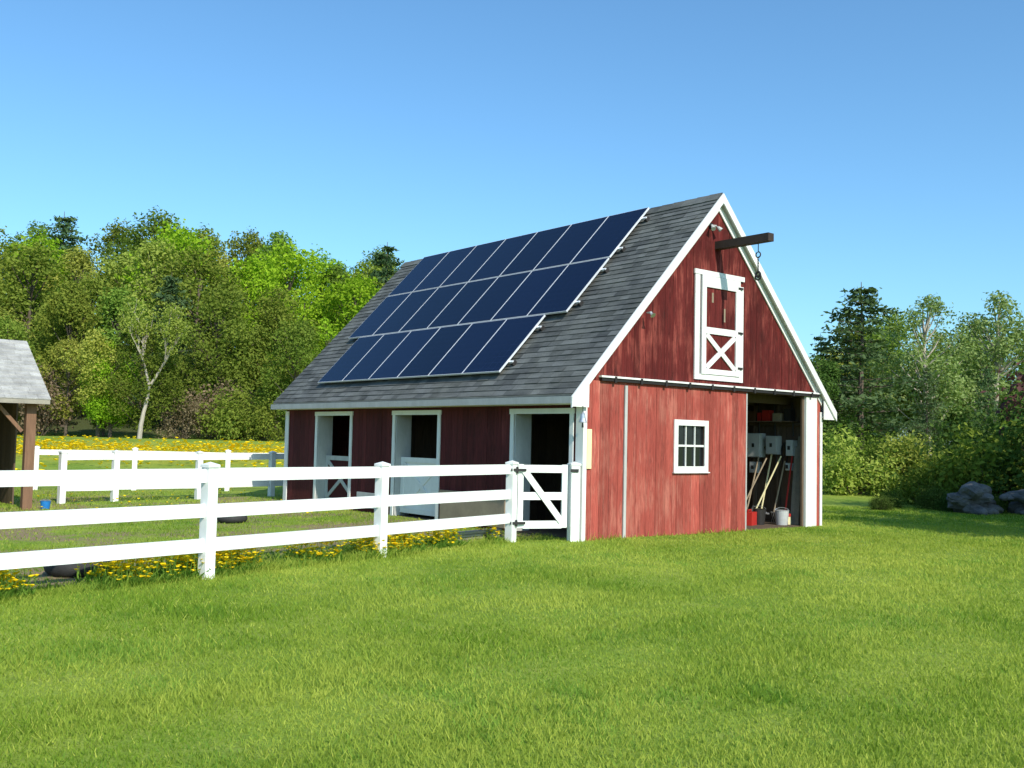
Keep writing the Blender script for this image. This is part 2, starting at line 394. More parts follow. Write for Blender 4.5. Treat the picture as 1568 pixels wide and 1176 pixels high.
def roof_side(nb, left):
    n = 38; sl = 5.30/n
    nrm = np.array([-.726, 0, .688])
    def P(s, y, off):
        x = -.35+.688*s; z = 2.35+.726*s
        p = np.array([x, y, z])+nrm*off
        if not left: p[0] = W-p[0]
        return p
    y0, y1 = -.12, LEN+.1
    for k in range(n):
        s0, s1 = k*sl, (k+1)*sl
        yy = y0
        while yy < y1:
            yn_ = min(yy+random.uniform(.18,.42), y1); o1 = .013+random.uniform(-.003,.007); r_ = random.random()
            v = [P(s0,yy,.0), P(s0,yn_-.004,.0), P(s0,yy,o1), P(s0,yn_-.004,o1), P(s1,yy,.001), P(s1,yn_-.004,.001)]
            nb.add(v, [[0,2,3,1],[2,4,5,3]], 0, r_); yy = yn_
    v = [P(0,y0,-.002),P(5.3,y0,-.002),P(5.3,y0,-.09),P(0,y0,-.09),P(0,y1,-.002),P(5.3,y1,-.002),P(5.3,y1,-.09),P(0,y1,-.09)]
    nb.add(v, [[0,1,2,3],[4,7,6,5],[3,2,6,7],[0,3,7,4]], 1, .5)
    nb.add(v, [[0,4,5,1]], 0, .0)
    for i in range(36):
        ya = y0+i*(y1-y0)/36; yb = y0+(i+1)*(y1-y0)/36
        nb.add([P(5.12,ya,.022), P(5.12,yb,.03), P(5.325,yb,.03), P(5.325,ya,.022), P(5.12,ya,.0), P(5.12,yb,.0)], [[0,1,2,3],[4,5,1,0]], 0)
nb = NB(); roof_side(nb, True); roof_side(nb, False)
nb.obj('roof', [M['shingle'], M['greyw']], barn)
nb = NB()
for sgn in (0, 1):
    def X_(x): return x if sgn == 0 else W-x
    a_, b2 = X_(-.40), X_(3.3)
    za, zb = 2.35+1.055*(-.05), 2.35+1.055*3.65
    nb.prism([(a_, za-.17), (b2, zb-.17), (b2, zb+.01), (a_, za+.01)], -.155, -.124, 0)
    nb.prism([(X_(-.03), zr(-.03)-.27), (b2, zb-.30), (b2, zb-.14), (X_(-.03), zr(-.03)-.14)], -.05, -.026, 0)
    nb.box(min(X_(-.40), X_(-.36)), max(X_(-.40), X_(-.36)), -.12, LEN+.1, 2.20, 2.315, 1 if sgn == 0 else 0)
    nb.box(min(X_(-.355), X_(-.025)), max(X_(-.355), X_(-.025)), -.12, LEN+.1, 2.195, 2.21, 0)
    nb.prism([(X_(-.38), 2.15), (X_(-.0), 2.15), (X_(-.0), 2.53), (X_(-.38), 2.2)], -.122, -.10, 0)
nb.box(-.045, -.022, -.045, .13, 0, 2.16, 0); nb.box(-.022, .04, -.045, -.029, 0, 2.45, 0)
nb.box(-.045, -.022, LEN-.14, LEN+.02, 0, 2.16, 0)
nb.box(W-.03, W+.045, -.05, -.029, 0, 2.3, 0)
nb.box(6.08, 6.45, -.05, .0, 0, 2.6, 0)
nb.box(.33, 6.5, -.08, -.032, 2.60, 2.65, 2); nb.box(.30, 6.52, -.10, -.03, 2.655, 2.685, 0)
for x in np.arange(.6, 6.4, .62): nb.box(x, x+.05, -.11, -.081, 2.58, 2.68, 2)
nb.box(.90, .96, -.055, -.030, 0, 2.55, 1)
nb.box(4.18, 4.215, -.03, .08, 0, 2.58, 1)
nb.box(2.15, 2.25, -.05, -.029, 1.10, 2.02, 0); nb.box(2.97, 3.07, -.05, -.029, 1.10, 2.02, 0)
nb.box(2.25, 2.97, -.05, -.029, 1.92, 2.02, 0); nb.box(2.25, 2.97, -.055, -.029, 1.10, 1.20, 0)
nb.box(2.13, 3.09, -.075, -.033, 1.08, 1.098, 0)
for x in (2.25+.24, 2.25+.48): nb.box(x-.010, x+.010, -.02, .005, 1.2, 1.92, 0)
nb.box(2.25, 2.97, -.023, .003, 1.545, 1.58, 0)
nb.box(2.24, 2.98, .012, .02, 1.19, 1.93, 3)
nb.obj('trim', [M['white'], M['greyw'], M['iron'], M['glass']], barn)
nb = NB()
nb.box(2.66, 2.79, -.052, -.027, 2.76, 4.66, 0); nb.box(3.93, 4.04, -.052, -.027, 2.76, 4.56, 0)
nb.box(2.64, 4.06, -.06, -.027, 4.662, 4.75, 0)
nb.box(2.79, 3.93, -.052, -.027, 2.76, 2.86, 0)
nb.box(2.83, 2.95, -.07, -.03, 2.862, 4.655, 0); nb.box(3.80, 3.925, -.07, -.03, 2.862, 4.655, 0)
nb.box(2.95, 3.80, -.07, -.03, 4.45, 4.655, 0); nb.box(2.95, 3.80, -.07, -.03, 3.60, 3.72, 0); nb.box(2.95, 3.80, -.07, -.03, 2.865, 2.96, 0)
cs = cuts(2.95, 3.80, .16)
for p, q in zip(cs[:-1], cs[1:]):
    nb.box(p+.003, q-.003, -.045, -.027, 3.72, 4.45, 1); nb.box(p+.003, q-.003, -.045, -.027, 2.96, 3.60, 1)
nb.bar((2.97,-.058,2.98), (3.78,-.058,3.58), .022, .095, (0,0,1), 0); nb.bar((2.97,-.062,3.58), (3.78,-.062,2.98), .018, .095, (0,0,1), 0)
for z in (3.0, 3.66, 4.5): nb.box(3.86, 4.0, -.078, -.071, z, z+.04, 3)
nb.box(3.12,3.17,-.05,-.046,4.18,4.36,2); nb.box(3.47,3.51,-.05,-.046,3.85,4.1,2)
nb.obj('hay_loft_door', [M['white'], M['red_up'], M['ply'], M['iron']], barn)
nb = NB()
nb.box(3.22, 3.38, -1.2, 0, 5.18, 5.32, 0)
nb.tube([(3.3,-.93,5.18),(3.3,-.93,5.02)], [.008,.008], 6, 1)
ring = [(3.3, -.93+.05*math.cos(q), 4.97+.05*math.sin(q)) for q in np.linspace(0, 6.28, 13)]
nb.tube(ring, [.012]*13, 5, 1)
for i in range(5):
    z = 4.9-i*.055
    rg = [(3.3+(.014*math.cos(q) if i % 2 else 0), -.93+(0 if i % 2 else .014*math.cos(q)), z+.035*math.sin(q)) for q in np.linspace(0, 6.28, 9)]
    nb.tube(rg, [.006]*9, 5, 1)
hook = [(3.3, -.93+.06*math.sin(q), 4.58-.06*math.cos(q)) for q in np.linspace(-2.6, 2.6, 14)]
nb.tube(hook, [.014]*14, 6, 1)
ring = [(3.3, -.93+.045*math.cos(q), 4.62+.045*math.sin(q)) for q in np.linspace(0, 6.28, 13)]
nb.tube(ring, [.02]*13, 6, 1)
nb.box(3.04, 3.12, -.05, -.024, 5.56, 5.64, 1)
for dx, dy in ((-.04, -.10), (.05, -.12)):
    nb.tube([(3.08, -.05, 5.60), (3.08+dx, dy, 5.58), (3.08+dx*1.5, dy-.03, 5.55), (3.08+dx*2.1, dy-.07, 5.50)], [.01,.02,.03,.045], 10, 2)
nb.obj('hoist_beam', [M['dwood'], M['iron'], M['greyw']], barn)
nb = NB()
for x in (1.3,):
    z = zr(x); nb.tube([(x+.02,-.12,z-.28),(x+.02,-.22,z-.29),(x+.02,-.27,z-.34)], [.012,.025,.05], 8, 1)
nb.tube([(-.15,-.14,2.17),(-.15,-.14,2.06)], [.006,.006], 5, 0)
nb.tube([(-.15,-.14,2.07),(-.15,-.14,2.04),(-.15,-.14,1.97),(-.15,-.14,1.91),(-.15,-.14,1.90)], [.012,.035,.045,.065,.075], 12, 1)
nb.tube([(-.15,-.14,1.90),(-.15,-.14,1.82)], [.012,.018], 6, 0)
nb.box(.045,.145,-.05,-.031,1.16,1.80,2)
nb.obj('bell_and_sign', [M['iron'], M['metal'], M['sign']], barn)
nb = NB()
for i, (p, q) in enumerate(doors):
    nb.box(-.05, -.027, p-.09, p, 0, 2.05, 0, .5); nb.box(-.05, -.027, q, q+.09, 0, 2.05, 0, .5)
    nb.box(-.055, -.027, p-.11, q+.11, 2.05, 2.14, 0, .5)
    nb.box(-.02, .34, q-.03, q, 0, 2.12, 1); nb.box(-.02, .34, p, p+.03, 0, 2.12, 1)
def leaf(nb, x, p, q, z0, z1, mf, mp):
    nb.box(x, x+.03, p, q, z0, z1, mp)
    nb.box(x-.02, x-.001, p, q, z1-.1, z1, mf); nb.box(x-.02, x-.001, p, q, z0, z0+.1, mf)
    nb.box(x-.02, x-.001, p, p+.1, z0+.1, z1-.1, mf); nb.box(x-.02, x-.001, q-.1, q, z0+.1, z1-.1, mf)
    nb.bar((x-.012, p+.1, z0+.12), (x-.012, q-.1, z1-.12), .016, .09, (0,0,1), mf); nb.bar((x-.008, p+.1, z1-.12), (x-.008, q-.1, z0+.12), .014, .09, (0,0,1), mf)
leaf(nb, .20, 7.36, 8.74, .1, 1.15, 1, 2)
leaf(nb, .12, 4.06, 5.48, .08, 1.2, 0, 0)
nb.box(-.06, -.028, 1.9, 3.85, .05, .62, 3); nb.box(-.075, -.061, 1.9, 3.85, .56, .62, 3)
nb.box(-.07, -.03, 5.75, 6.9, .1, .42, 1)
nb.obj('stall_doors', [M['white'], M['greyw'], M['red_side'], M['ply']], barn)
nb = NB()
for yy, w, z0, z1 in ((1.35,.36,1.35,1.85), (.90,.28,1.42,1.80), (.46,.16,1.4,1.72), (1.36,.18,1.02,1.25), (.5,.1,1.1,1.25)):
    nb.box(6.24, 6.41, yy-w/2, yy+w/2, z0, z1, 0); nb.box(6.225, 6.24, yy-w/2+.02, yy+w/2-.02, z0+.02, z1-.02, 0)
    nb.box(6.218, 6.224, yy-.03, yy+.03, (z0+z1)/2-.04, (z0+z1)/2+.04, 1)
for yy in (1.3, .9, .46): nb.tube([(6.38,yy,1.8),(6.38,yy+.02,2.2),(6.40,yy+.05,2.5)], [.014]*3, 6, 1)
nb.tube([(6.38,1.3,1.4),(6.36,1.25,1.05),(6.38,.9,.95),(6.38,.86,1.45)], [.012]*4, 6, 1)
nb.obj('electrical_boxes', [M['panelgrey'], M['iron']], barn)
# shelf clutter and hanging tack on the inner wall
nb = NB()
yy = .45
while yy < 2.4:
    w_ = random.uniform(.08,.22); nb.box(6.25, 6.42, yy, yy+w_, 2.112, 2.112+random.uniform(.1,.3), random.choice([0,1,2,3])); yy += w_+random.uniform(.02,.1)
for yy, zc, mt_ in ((1.12,1.5,0),(.68,1.55,3),(1.62,1.5,0),(.30,1.35,3)):
    lp = [(6.40, yy+.07*math.cos(q), zc-.12+.24*math.sin(q)) for q in np.linspace(0, 6.28, 16)]
    nb.tube(lp, [.013]*16, 5, mt_)
    lp = [(6.38, yy+.02+.05*math.cos(q), zc-.05+.14*math.sin(q)) for q in np.linspace(0, 6.28, 14)]
    nb.tube(lp, [.011]*14, 5, mt_)
nb.obj('shelf_and_tack', [M['leather'], M['redpl'], M['ply'], M['iron']], barn)

def rp(s, y, off): return (-.35+.688*s-.726*off, y, 2.35+.726*s+.688*off)
def rbox(nb, s0, s1, y0, y1, o0, o1, mat, rnd=None):
    nb.hexa([rp(s0,y0,o0),rp(s0,y1,o0),rp(s1,y1,o0),rp(s1,y0,o0),rp(s0,y0,o1),rp(s0,y1,o1),rp(s1,y1,o1),rp(s1,y0,o1)], mat, rnd)
nb = NB()
rows = [(3.66, 5.20, 1.56, 7), (2.09, 3.63, 1.56, 7), (.52, 2.06, 2.12, 6)]
pw = 1.108
for s0, s1, ys, n in rows:
    for i in range(n):
        y0 = ys+i*pw; y1 = y0+pw-.010
        rbox(nb, s0, s1, y0, y1, .09, .125, 0)
        rbox(nb, s0+.010, s1-.010, y0+.013, y1-.013, .1245, .127, 1)
    for s in (s0+.3, s1-.3):
        rbox(nb, s-.02, s+.02, ys-.10, ys+n*pw+.08, .05, .088, 0)
        for y in np.arange(ys-.08, ys+n*pw, 1.3): rbox(nb, s-.03, s+.03, y, y+.05, .0, .05, 2)
        rbox(nb, s-.05, s+.05, ys-.12, ys-.08, .0, .07, 2)
nb.obj('solar_panels', [M['solarframe'], M['solar'], M['iron']], barn)

def w2(x, y):  # barn local -> world
    return C0 + G*x + L*y
# ---------------------------------------------------------------- tools (world objects)
def tool(name, lx_, ly_, top, kind, mh='ply'):
    e = NB()
    e.tube([(0,0,.22),(top[0]*.5,top[1]*.5,.22+top[2]*.5),(top[0],top[1],.22+top[2])], [.017,.017,.016], 7, 0)
    if kind == 'shovel':
        vs = []
        pr = [(.0,.09),(.10,.11),(.2,.10),(.26,.0)]
        for u, hw in pr: vs += [(-hw, -.02, .24-u), (0, .02, .24-u), (hw, -.02, .24-u)]
        e.add(vs, [[0,1,4,3],[1,2,5,4],[3,4,7,6],[4,5,8,7],[6,7,10,9],[7,8,11,10]], 1)
    elif kind == 'rake':
        e.box(-.2,.2,-.012,.012,.19,.22,1)
        for x in np.linspace(-.19,.19,10): e.box(x-.005,x+.005,-.07,-.012,.17,.20,1)
    elif kind == 'fork':
        e.box(-.1,.1,-.01,.01,.20,.23,1)
        for x in (-.095,-.03,.03,.095): e.tube([(x,0,.21),(x,-.03,.1),(x,0,.0)], [.007,.006,.003], 5, 1)
    elif kind == 'broom':
        e.box(-.17,.17,-.03,.03,.16,.22,0); e.box(-.16,.16,-.035,.035,.0,.16,2)
    p = w2(lx_, ly_)
    ob = e.obj(name, [M[mh], M['metal'], M['sign']]); ob.location = (p[0], p[1], .02); ob.rotation_euler = (0, 0, ROT+1.2)
tool('shovel', 5.9, 1.25, (.1,-.35,1.15), 'shovel'); tool('garden_rake', 6.05, 1.0, (.05,-.3,1.3), 'rake', 'sign')
tool('garden_fork', 6.1, .72, (.0,-.25,1.05), 'fork'); tool('broom', 6.1, .45, (.05,-.2,1.2), 'broom', 'redpl')
tool('shovel', 5.75, 1.5, (.2,-.45,1.2), 'shovel', 'white'); tool('garden_rake', 5.9, 1.75, (-.15,-.4,1.3), 'rake')
tool('pitchfork', 5.7, .9, (-.1,-.55,1.15), 'fork', 'sign'); tool('broom', 5.6, 1.9, (.1,-.5,1.25), 'broom')
tool('shovel', 5.5, 1.1, (.0,-.6,1.1), 'shovel'); tool('pitchfork', 5.3, 2.2, (.1,-.5,1.2), 'fork')
def bucket(name, x, y, z, r, h, mat):
    e = NB()
    e.tube([(0,0,0),(0,0,h*.5),(0,0,h),(0,0,h+.01),(0,0,h+.008),(0,0,h*.2)], [r*.8,r*.9,r,r*1.06,r*.93,r*.75], 20, 0)
    hd = [(r*math.cos(q), 0, h+.45*r*math.sin(q)) for q in np.linspace(0, math.pi, 12)]
    e.tube(hd, [.005]*12, 5, 1)
    ob = e.obj(name, [mat, M['metal']], None, False); ob.location = (x, y, z)
p = w2(5.45, .62); bucket('bucket', p[0], p[1], .02, .15, .3, M['iron'])
p = w2(4.75, .9); bucket('bucket', p[0], p[1], .02, .17, .35, M['panelgrey'])
p = w2(5.85, .35); bucket('bucket', p[0], p[1], .02, .14, .28, M['panelgrey'])
bucket('blue_bucket', -9.35, 20.3, 0, .10, .15, M['blue'])
nb = NB()
for (x, y, z, w, d_, h) in ((5.0,1.15,.02,.5,.4,.35),(5.05,1.17,.38,.42,.36,.3),(5.25,1.75,.02,.4,.4,.55),(5.3,1.78,.58,.36,.3,.3)):
    for k in range(3): nb.box(x, x+w, y-.012, y, z+k*h/3+.01, z+(k+1)*h/3-.01, 0); nb.box(x, x+w, y+d_, y+d_+.012, z+k*h/3+.01, z+(k+1)*h/3-.01, 0); nb.box(x-.012, x, y, y+d_, z+k*h/3+.01, z+(k+1)*h/3-.01, 0); nb.box(x+w, x+w+.012, y, y+d_, z+k*h/3+.01, z+(k+1)*h/3-.01, 0)
    for u, v_ in ((0,0),(w-.03,0),(0,d_-.03),(w-.03,d_-.03)): nb.box(x+u+.001, x+u+.029, y+v_+.001, y+v_+.029, z, z+h, 0)
    nb.box(x+.003, x+w-.003, y+.003, y+d_-.003, z+.002, z+.02, 0)
ob = nb.obj('wooden_crate', [M['grey_board']]); ob.location = (C0[0], C0[1], 0); ob.rotation_euler = (0, 0, ROT)
nb = NB()
nb.box(-.15,.15,-.09,.09,0,.26,0); nb.tube([(.1,0,.26),(.12,0,.31),(.2,0,.38)], [.03,.022,.015], 8, 1); nb.bar((-.12,0,.30),(.06,0,.30), .03,.025,(0,0,1),0)
for x in (-.11, .05): nb.box(x-.012,x+.012,-.012,.012,.26,.29,0)
ob = nb.obj('fuel_can', [M['redpl'], M['iron']]); p = w2(5.15, .6); ob.location = (p[0], p[1], .02); ob.rotation_euler = (0,0,1)
nb = NB(); pts = []
for i in range(90):
    q = i*.35; r_ = .17+.015*math.sin(i*1.7); pts.append((.012*math.sin(i), r_*math.cos(q), 1.12*r_*math.sin(q)))
nb.tube(pts, [.011]*90, 5, 0); ob = nb.obj('garden_hose', [M['green']], None, True); p = w2(6.36, 1.85); ob.location = (p[0], p[1], 1.45); ob.rotation_euler = (0, 0, ROT)
nb = NB()
for x in (0, .36): nb.bar((x,0,0),(x+.02,.42,1.95), .03,.06,(1,0,0),0)
for k in range(7): z = .2+k*.26; nb.bar((.0,z*.215,z),(.38,z*.215,z), .06,.025,(0,0,1),0)
ob = nb.obj('wooden_ladder', [M['ply']]); p = w2(5.6, 2.4); ob.location = (p[0], p[1], .02); ob.rotation_euler = (0, 0, ROT)
nb = NB()
for i, (y, h) in enumerate([(2.15,2.0),(2.3,1.9),(2.42,2.0),(.22,1.8),(.30,1.6)]): nb.bar((6.15,y,.02),(6.36,y+.04,h), .03,.12,(0,1,0),0)
ob = nb.obj('leaning_boards', [M['grey_board']]); ob.location = (C0[0], C0[1], 0); ob.rotation_euler = (0, 0, ROT)

# ---------------------------------------------------------------- fences
def post(nb, x, y, ang, h, w=.13):
    z = hgt(x, y); ca, sa = math.cos(ang), math.sin(ang)
    def q(u, v, zz): return (x+ca*u-sa*v, y+sa*u+ca*v, z+zz)
    h2 = w/2
    nb.hexa([q(-h2,-h2,-.1),q(h2,-h2,-.1),q(h2,h2,-.1),q(-h2,h2,-.1),q(-h2,-h2,h-.05),q(h2,-h2,h-.05),q(h2,h2,h-.05),q(-h2,h2,h-.05)])
    h3 = h2+.012
    nb.hexa([q(-h3,-h3,h-.049),q(h3,-h3,h-.049),q(h3,h3,h-.049),q(-h3,h3,h-.049),q(-h3,-h3,h-.02),q(h3,-h3,h-.02),q(h3,h3,h-.02),q(-h3,h3,h-.02)])
    nb.add([q(-h3,-h3,h-.02),q(h3,-h3,h-.02),q(h3,h3,h-.02),q(-h3,h3,h-.02),q(0,0,h+.012)], [[0,1,4],[1,2,4],[2,3,4],[3,0,4]])
def fence(name, pts, h, rails, rh=.15, rt=.038, w=.13):
    nb = NB()
    for i, (x, y) in enumerate(pts):
        p0 = pts[max(i-1, 0)]; p1 = pts[min(i+1, len(pts)-1)]
        post(nb, x, y, math.atan2(p1[1]-p0[1], p1[0]-p0[0])+random.uniform(-.03,.03), h+random.uniform(-.012,.012), w)
    for a0, a1 in zip(pts[:-1], pts[1:]):
        d_ = Vector((a1[0]-a0[0], a1[1]-a0[1], 0)).normalized()*w*.5
        for r in rails:
            A = (a0[0]+d_.x, a0[1]+d_.y, hgt(*a0)+r+random.uniform(-.01,.01)); B = (a1[0]-d_.x, a1[1]-d_.y, hgt(*a1)+r+random.uniform(-.01,.01))
            nb.bar(A, B, rt, rh)
    nb.obj(name, [M['vinyl']])
fence('white_fence', [(-10.0, 1.9), (-8.33,4.2), (-6.66,6.5), (-5.0,8.83), (-3.33,11.16), (-1.71,13.45), (.03,15.78)], 1.275, (1.145,.745,.37))
fence('white_fence', [(-9.75,21.9), (-8.95,22.8), (-7.55,24.4), (-6.16,26.0), (-4.75,27.6), (-3.2,29.4)], 1.16, (1.02,.66,.34), .15)
fence('white_fence', [(-12.5,26.5), (-10.2,27.3), (-7.9,28.1), (-5.6,28.9), (-3.3,29.7)], 1.15, (1.0,.45), .14)
g0 = Vector((.03, 15.78, 0)); g1 = Vector((1.03, 16.13, 0)); gd = (g1-g0).normalized(); gn = Vector((-gd.y, gd.x, 0))
nb = NB(); gl = (g1-g0).length
post(nb, g1.x, g1.y, math.atan2(gd.y, gd.x), 1.26, .15)
def gp(u, z, o=0): v = g0+gd*u+gn*o; return (v.x, v.y, z)
a0, a1 = .10, gl-.12
for u in (a0+.045, a1-.045): nb.bar(gp(u,.22), gp(u,1.22), .09, .04, tuple(gn))
for z in (.27, .72, 1.15): nb.bar(gp(a0+.09,z), gp(a1-.09,z), .04, .12)
nb.bar(gp(a0+.1,1.12,-.032), gp(a1-.1,.32,-.032), .02, .10)
for z in (.3, 1.13): nb.bar(gp(-.04,z,-.08), gp(.22,z,-.055), .012, .04, (0,0,1), 1); nb.tube([gp(.07,z-.05,-.06), gp(.07,z+.05,-.06)], [.018,.018], 8, 1)
nb.bar(gp(gl-.1,1.13,-.09), gp(gl+.04,1.13,-.09), .012, .05, (0,0,1), 1)
nb.obj('gate', [M['vinyl'], M['iron']])
nb = NB()
for i in range(4):
    a0 = Vector((-.75, 14.95, .04+i*.045)); a1 = Vector((-.05, 15.9, .04+i*.045))
    o_ = Vector((-.8, .6, 0))*(.12+random.uniform(0,.05)); nb.bar(a0+o_, a1+o_, .16, .035)
nb.obj('wooden_planks', [M['grey_board']])
def tyre(name, x, y, R, r, rz):
    nb = NB(); n, m = 36, 14; v = []; f = []
    for i in range(n):
        a_ = 2*math.pi*i/n
        for j in range(m):
            b2 = 2*math.pi*j/m; sq = 1.12 if abs(math.cos(b2)) < .5 else 1
            rr = R-r+r*math.cos(b2)*.95; tread = .006 if (i % 2 and math.cos(b2) > .5) else 0
            v.append(((rr+tread)*math.cos(a_), (rr+tread)*math.sin(a_), r*.85*math.sin(b2)*sq+r*.9))
    for i in range(n):
        for j in range(m): f.append([i*m+j, ((i+1)%n)*m+j, ((i+1)%n)*m+(j+1)%m, i*m+(j+1)%m])
    nb.add(v, f, 0, .5); ob = nb.obj(name, [M['rubber']], None, True); ob.location = (x, y, hgt(x, y)+.0); ob.rotation_euler = (.03, -.02, rz)
tyre('tire', -4.75, 11.2, .36, .12, 0); tyre('tire', -5.0, 18.2, .27, .09, 1)

# ---------------------------------------------------------------- run-in shed (left)
shed = empty('run_in_shed', (-9.62, 20.05, 0), ROT)
nb = NB()
for x in (-.0, -2.1, -4.2):
    for y in (0, 3.0): nb.box(x-.09, x+.09, y-.09, y+.09, 0, 2.15, 0)
nb.box(-4.4, .1, -.08, .08, 2.15, 2.3, 0); nb.box(-4.4, .1, 2.92, 3.08, 2.15, 2.3, 0)
for x in (-.15, -1.95): nb.bar((x, 0, 1.55), (x-.5 if x > -1 else x+.5, 0, 2.12), .07, .07, (0,1,0), 0)
cs = cuts(-4.2, 0, .2)
for p, q in zip(cs[:-1], cs[1:]): nb.box(p+.003, q-.003, 3.0, 3.03, 0, 2.2, 1)
cs = cuts(1.2, 3.0, .2)
for p, q in zip(cs[:-1], cs[1:]): nb.box(.02, .05, p+.003, q-.003, 0, 2.9, 1); nb.box(-4.25, -4.22, p+.003, q-.003, 0, 2.9, 1)
nb.obj('frame', [M['brown'], M['wood']], shed)
nb = NB()
n = 16
for k in range(n):
    a0, a1 = k/n, (k+1)/n
    def q(t_, x, o): return (x, -.35+t_*2.1, 2.18+t_*1.3+o)
    def q2(t_, x, o): return (x, 3.85-t_*2.1, 2.18+t_*1.3+o)
    xx = .28
    while xx > -4.6:
        xe = max(xx-random.uniform(.2,.4), -4.6); r_ = random.random()
        nb.add([q(a0,xx,.032),q(a0,xe+.004,.032),q(a1,xe+.004,.018),q(a1,xx,.018),q(a0,xx,.012),q(a0,xe+.004,.012)], [[0,3,2,1],[4,0,1,5]], 0, r_); xx = xe
    nb.add([q2(a0,.28,.03),q2(a0,-4.6,.03),q2(a1,-4.6,.018),q2(a1,.28,.018)], [[0,1,2,3]], 0)
nb.hexa([(.27,-.34,2.10),(.27,1.75,3.40),(-4.6,1.75,3.40),(-4.6,-.34,2.10),(.27,-.34,2.19),(.27,1.75,3.49),(-4.6,1.75,3.49),(-4.6,-.34,2.19)], 1)
nb.hexa([(.27,3.84,2.10),(.27,1.751,3.40),(-4.6,1.751,3.40),(-4.6,3.84,2.10),(.27,3.84,2.19),(.27,1.751,3.49),(-4.6,1.751,3.49),(-4.6,3.84,2.19)], 1)
nb.obj('roof', [M['shingle_lt'], M['grey_board']], shed)

# ---------------------------------------------------------------- trees
def leaves(nb, C, R, n, size, mat, g, flat=1.0, up=.4, crnd=.35):
    C = np.asarray(C); R = np.asarray(R)
    w = R**2; k = g.choice(len(C), n, p=w/w.sum())
    dr = g.normal(size=(n, 3)); dr /= np.linalg.norm(dr, axis=1)[:, None]
    rad = R[k]*(.35+.75*g.random(n)**.6)*(1+.15*np.sin(dr[:,0]*7+k)+.15*np.sin(dr[:,2]*9+k*2))
    P_ = C[k]+dr*rad[:, None]*np.array([1, 1, flat])
    nr = dr*.6+g.normal(size=(n, 3))*.6+np.array([0, 0, up]); nr /= np.linalg.norm(nr, axis=1)[:, None]
    a_ = np.cross(nr, g.normal(size=(n, 3))); a_ /= np.linalg.norm(a_, axis=1)[:, None]; b2 = np.cross(nr, a_)
    s_ = size*(.6+.8*g.random(n))[:, None]
    V = np.stack([P_+a_*s_, P_+b2*s_*.6+nr*s_*.15, P_-a_*s_, P_-b2*s_*.6+nr*s_*.15], 1)
    cr = g.random(len(C))
    rn = np.clip(cr[k]*crnd+.65*g.random(n), 0, 1)
    nb.add(V.reshape(-1, 3), np.arange(n*4).reshape(n, 4), mat, rn)
def deciduous(name, seed, lm, bm, H=10, R=3.1, base=.2, ncl=30, nl=7000, size=.14, cr=(.7,1.35)):
    g = np.random.default_rng(seed); rd = random.Random(seed); nb = NB()
    lean = (rd.uniform(-.3,.3), rd.uniform(-.3,.3))
    tr = [(lean[0]*t_*t_+.08*math.sin(3*t_+seed), lean[1]*t_*t_, t_*H*.8) for t_ in np.linspace(0, 1, 7)]
    nb.tube(tr, [.2,.16,.14,.12,.09,.06,.03], 8, 1)
    zc = H*(base+1)/2; az = H*(1-base)/2; C = []; RR = []
    for i in range(ncl):
        u = rd.uniform(-1, 1); th_ = rd.uniform(0, 6.28); rr = rd.uniform(.35, .85)
        prof = math.sqrt(max(0, 1-u*u))*(1.05-.25*u)
        cr_ = rd.uniform(*cr)*(1-.25*max(u, 0))
        c_ = (rr*R*prof*math.cos(th_), rr*R*prof*math.sin(th_), zc+u*(az-cr_*.7)); C.append(c_); RR.append(cr_)
        z0_ = max(H*.12, c_[2]-1.2-rr*1.2); j = min(z0_/(H*.8), .95); tp = (lean[0]*j*j, lean[1]*j*j, z0_)
        mid = tuple((tp[q]+c_[q])/2+(0, 0, -.15)[q] for q in range(3))
        nb.tube([tp, mid, c_], [.06,.04,.015], 5, 1)
    leaves(nb, C, RR, nl, size, 0, g)
    return nb.mesh(name, [lm, bm])
def pine(name, seed, H=10, nl=46, lm='needle'):
    g = np.random.default_rng(seed); rd = random.Random(seed); nb = NB()
    nb.tube([(0,0,0),(.05,0,H*.35),(0,.05,H*.7),(0,0,H)], [.18,.13,.07,.015], 8, 1)
    PP = []
    z = H*.14
    while z < H*.97:
        Rm = .30*H*(1-z/H)**.75*rd.uniform(.75, 1.15)+.15
        for k in range(rd.randint(4, 6)):
            a_ = rd.uniform(0, 6.28); r_ = Rm*rd.uniform(.55, 1.1); rise = rd.uniform(-.05,.28)*r_
            tip = (r_*math.cos(a_), r_*math.sin(a_), z+rise)
            nb.tube([(0,0,z), (tip[0]*.5, tip[1]*.5, z+rise*.3), tip], [.035,.025,.008], 4, 1)
            n = int(nl*(.4+r_/2)); t_ = .25+.8*g.random(n)**.8
            w = (.10+.20*r_*np.sin(np.clip(t_,0,1)*2.6))[:, None]
            PP.append(np.stack([tip[0]*t_, tip[1]*t_, z+rise*t_**2], 1)+g.normal(size=(n, 3))*w*np.array([1, 1, .35]))
        z += rd.uniform(.03,.06)*H
    P_ = np.concatenate(PP); n = len(P_)
    nr = g.normal(size=(n, 3))*.6+np.array([0,0,.7]); nr /= np.linalg.norm(nr, axis=1)[:, None]
    a_ = np.cross(nr, g.normal(size=(n, 3))); a_ /= np.linalg.norm(a_, axis=1)[:, None]; b2 = np.cross(nr, a_)
    s_ = (.15*(.6+.8*g.random(n)))[:, None]
    V = np.stack([P_+a_*s_, P_+b2*s_*.4, P_-a_*s_, P_-b2*s_*.4], 1)
    nb.add(V.reshape(-1, 3), np.arange(n*4).reshape(n, 4), 0, g.random(n))
    return nb.mesh(name, [M[lm], M['bark']])
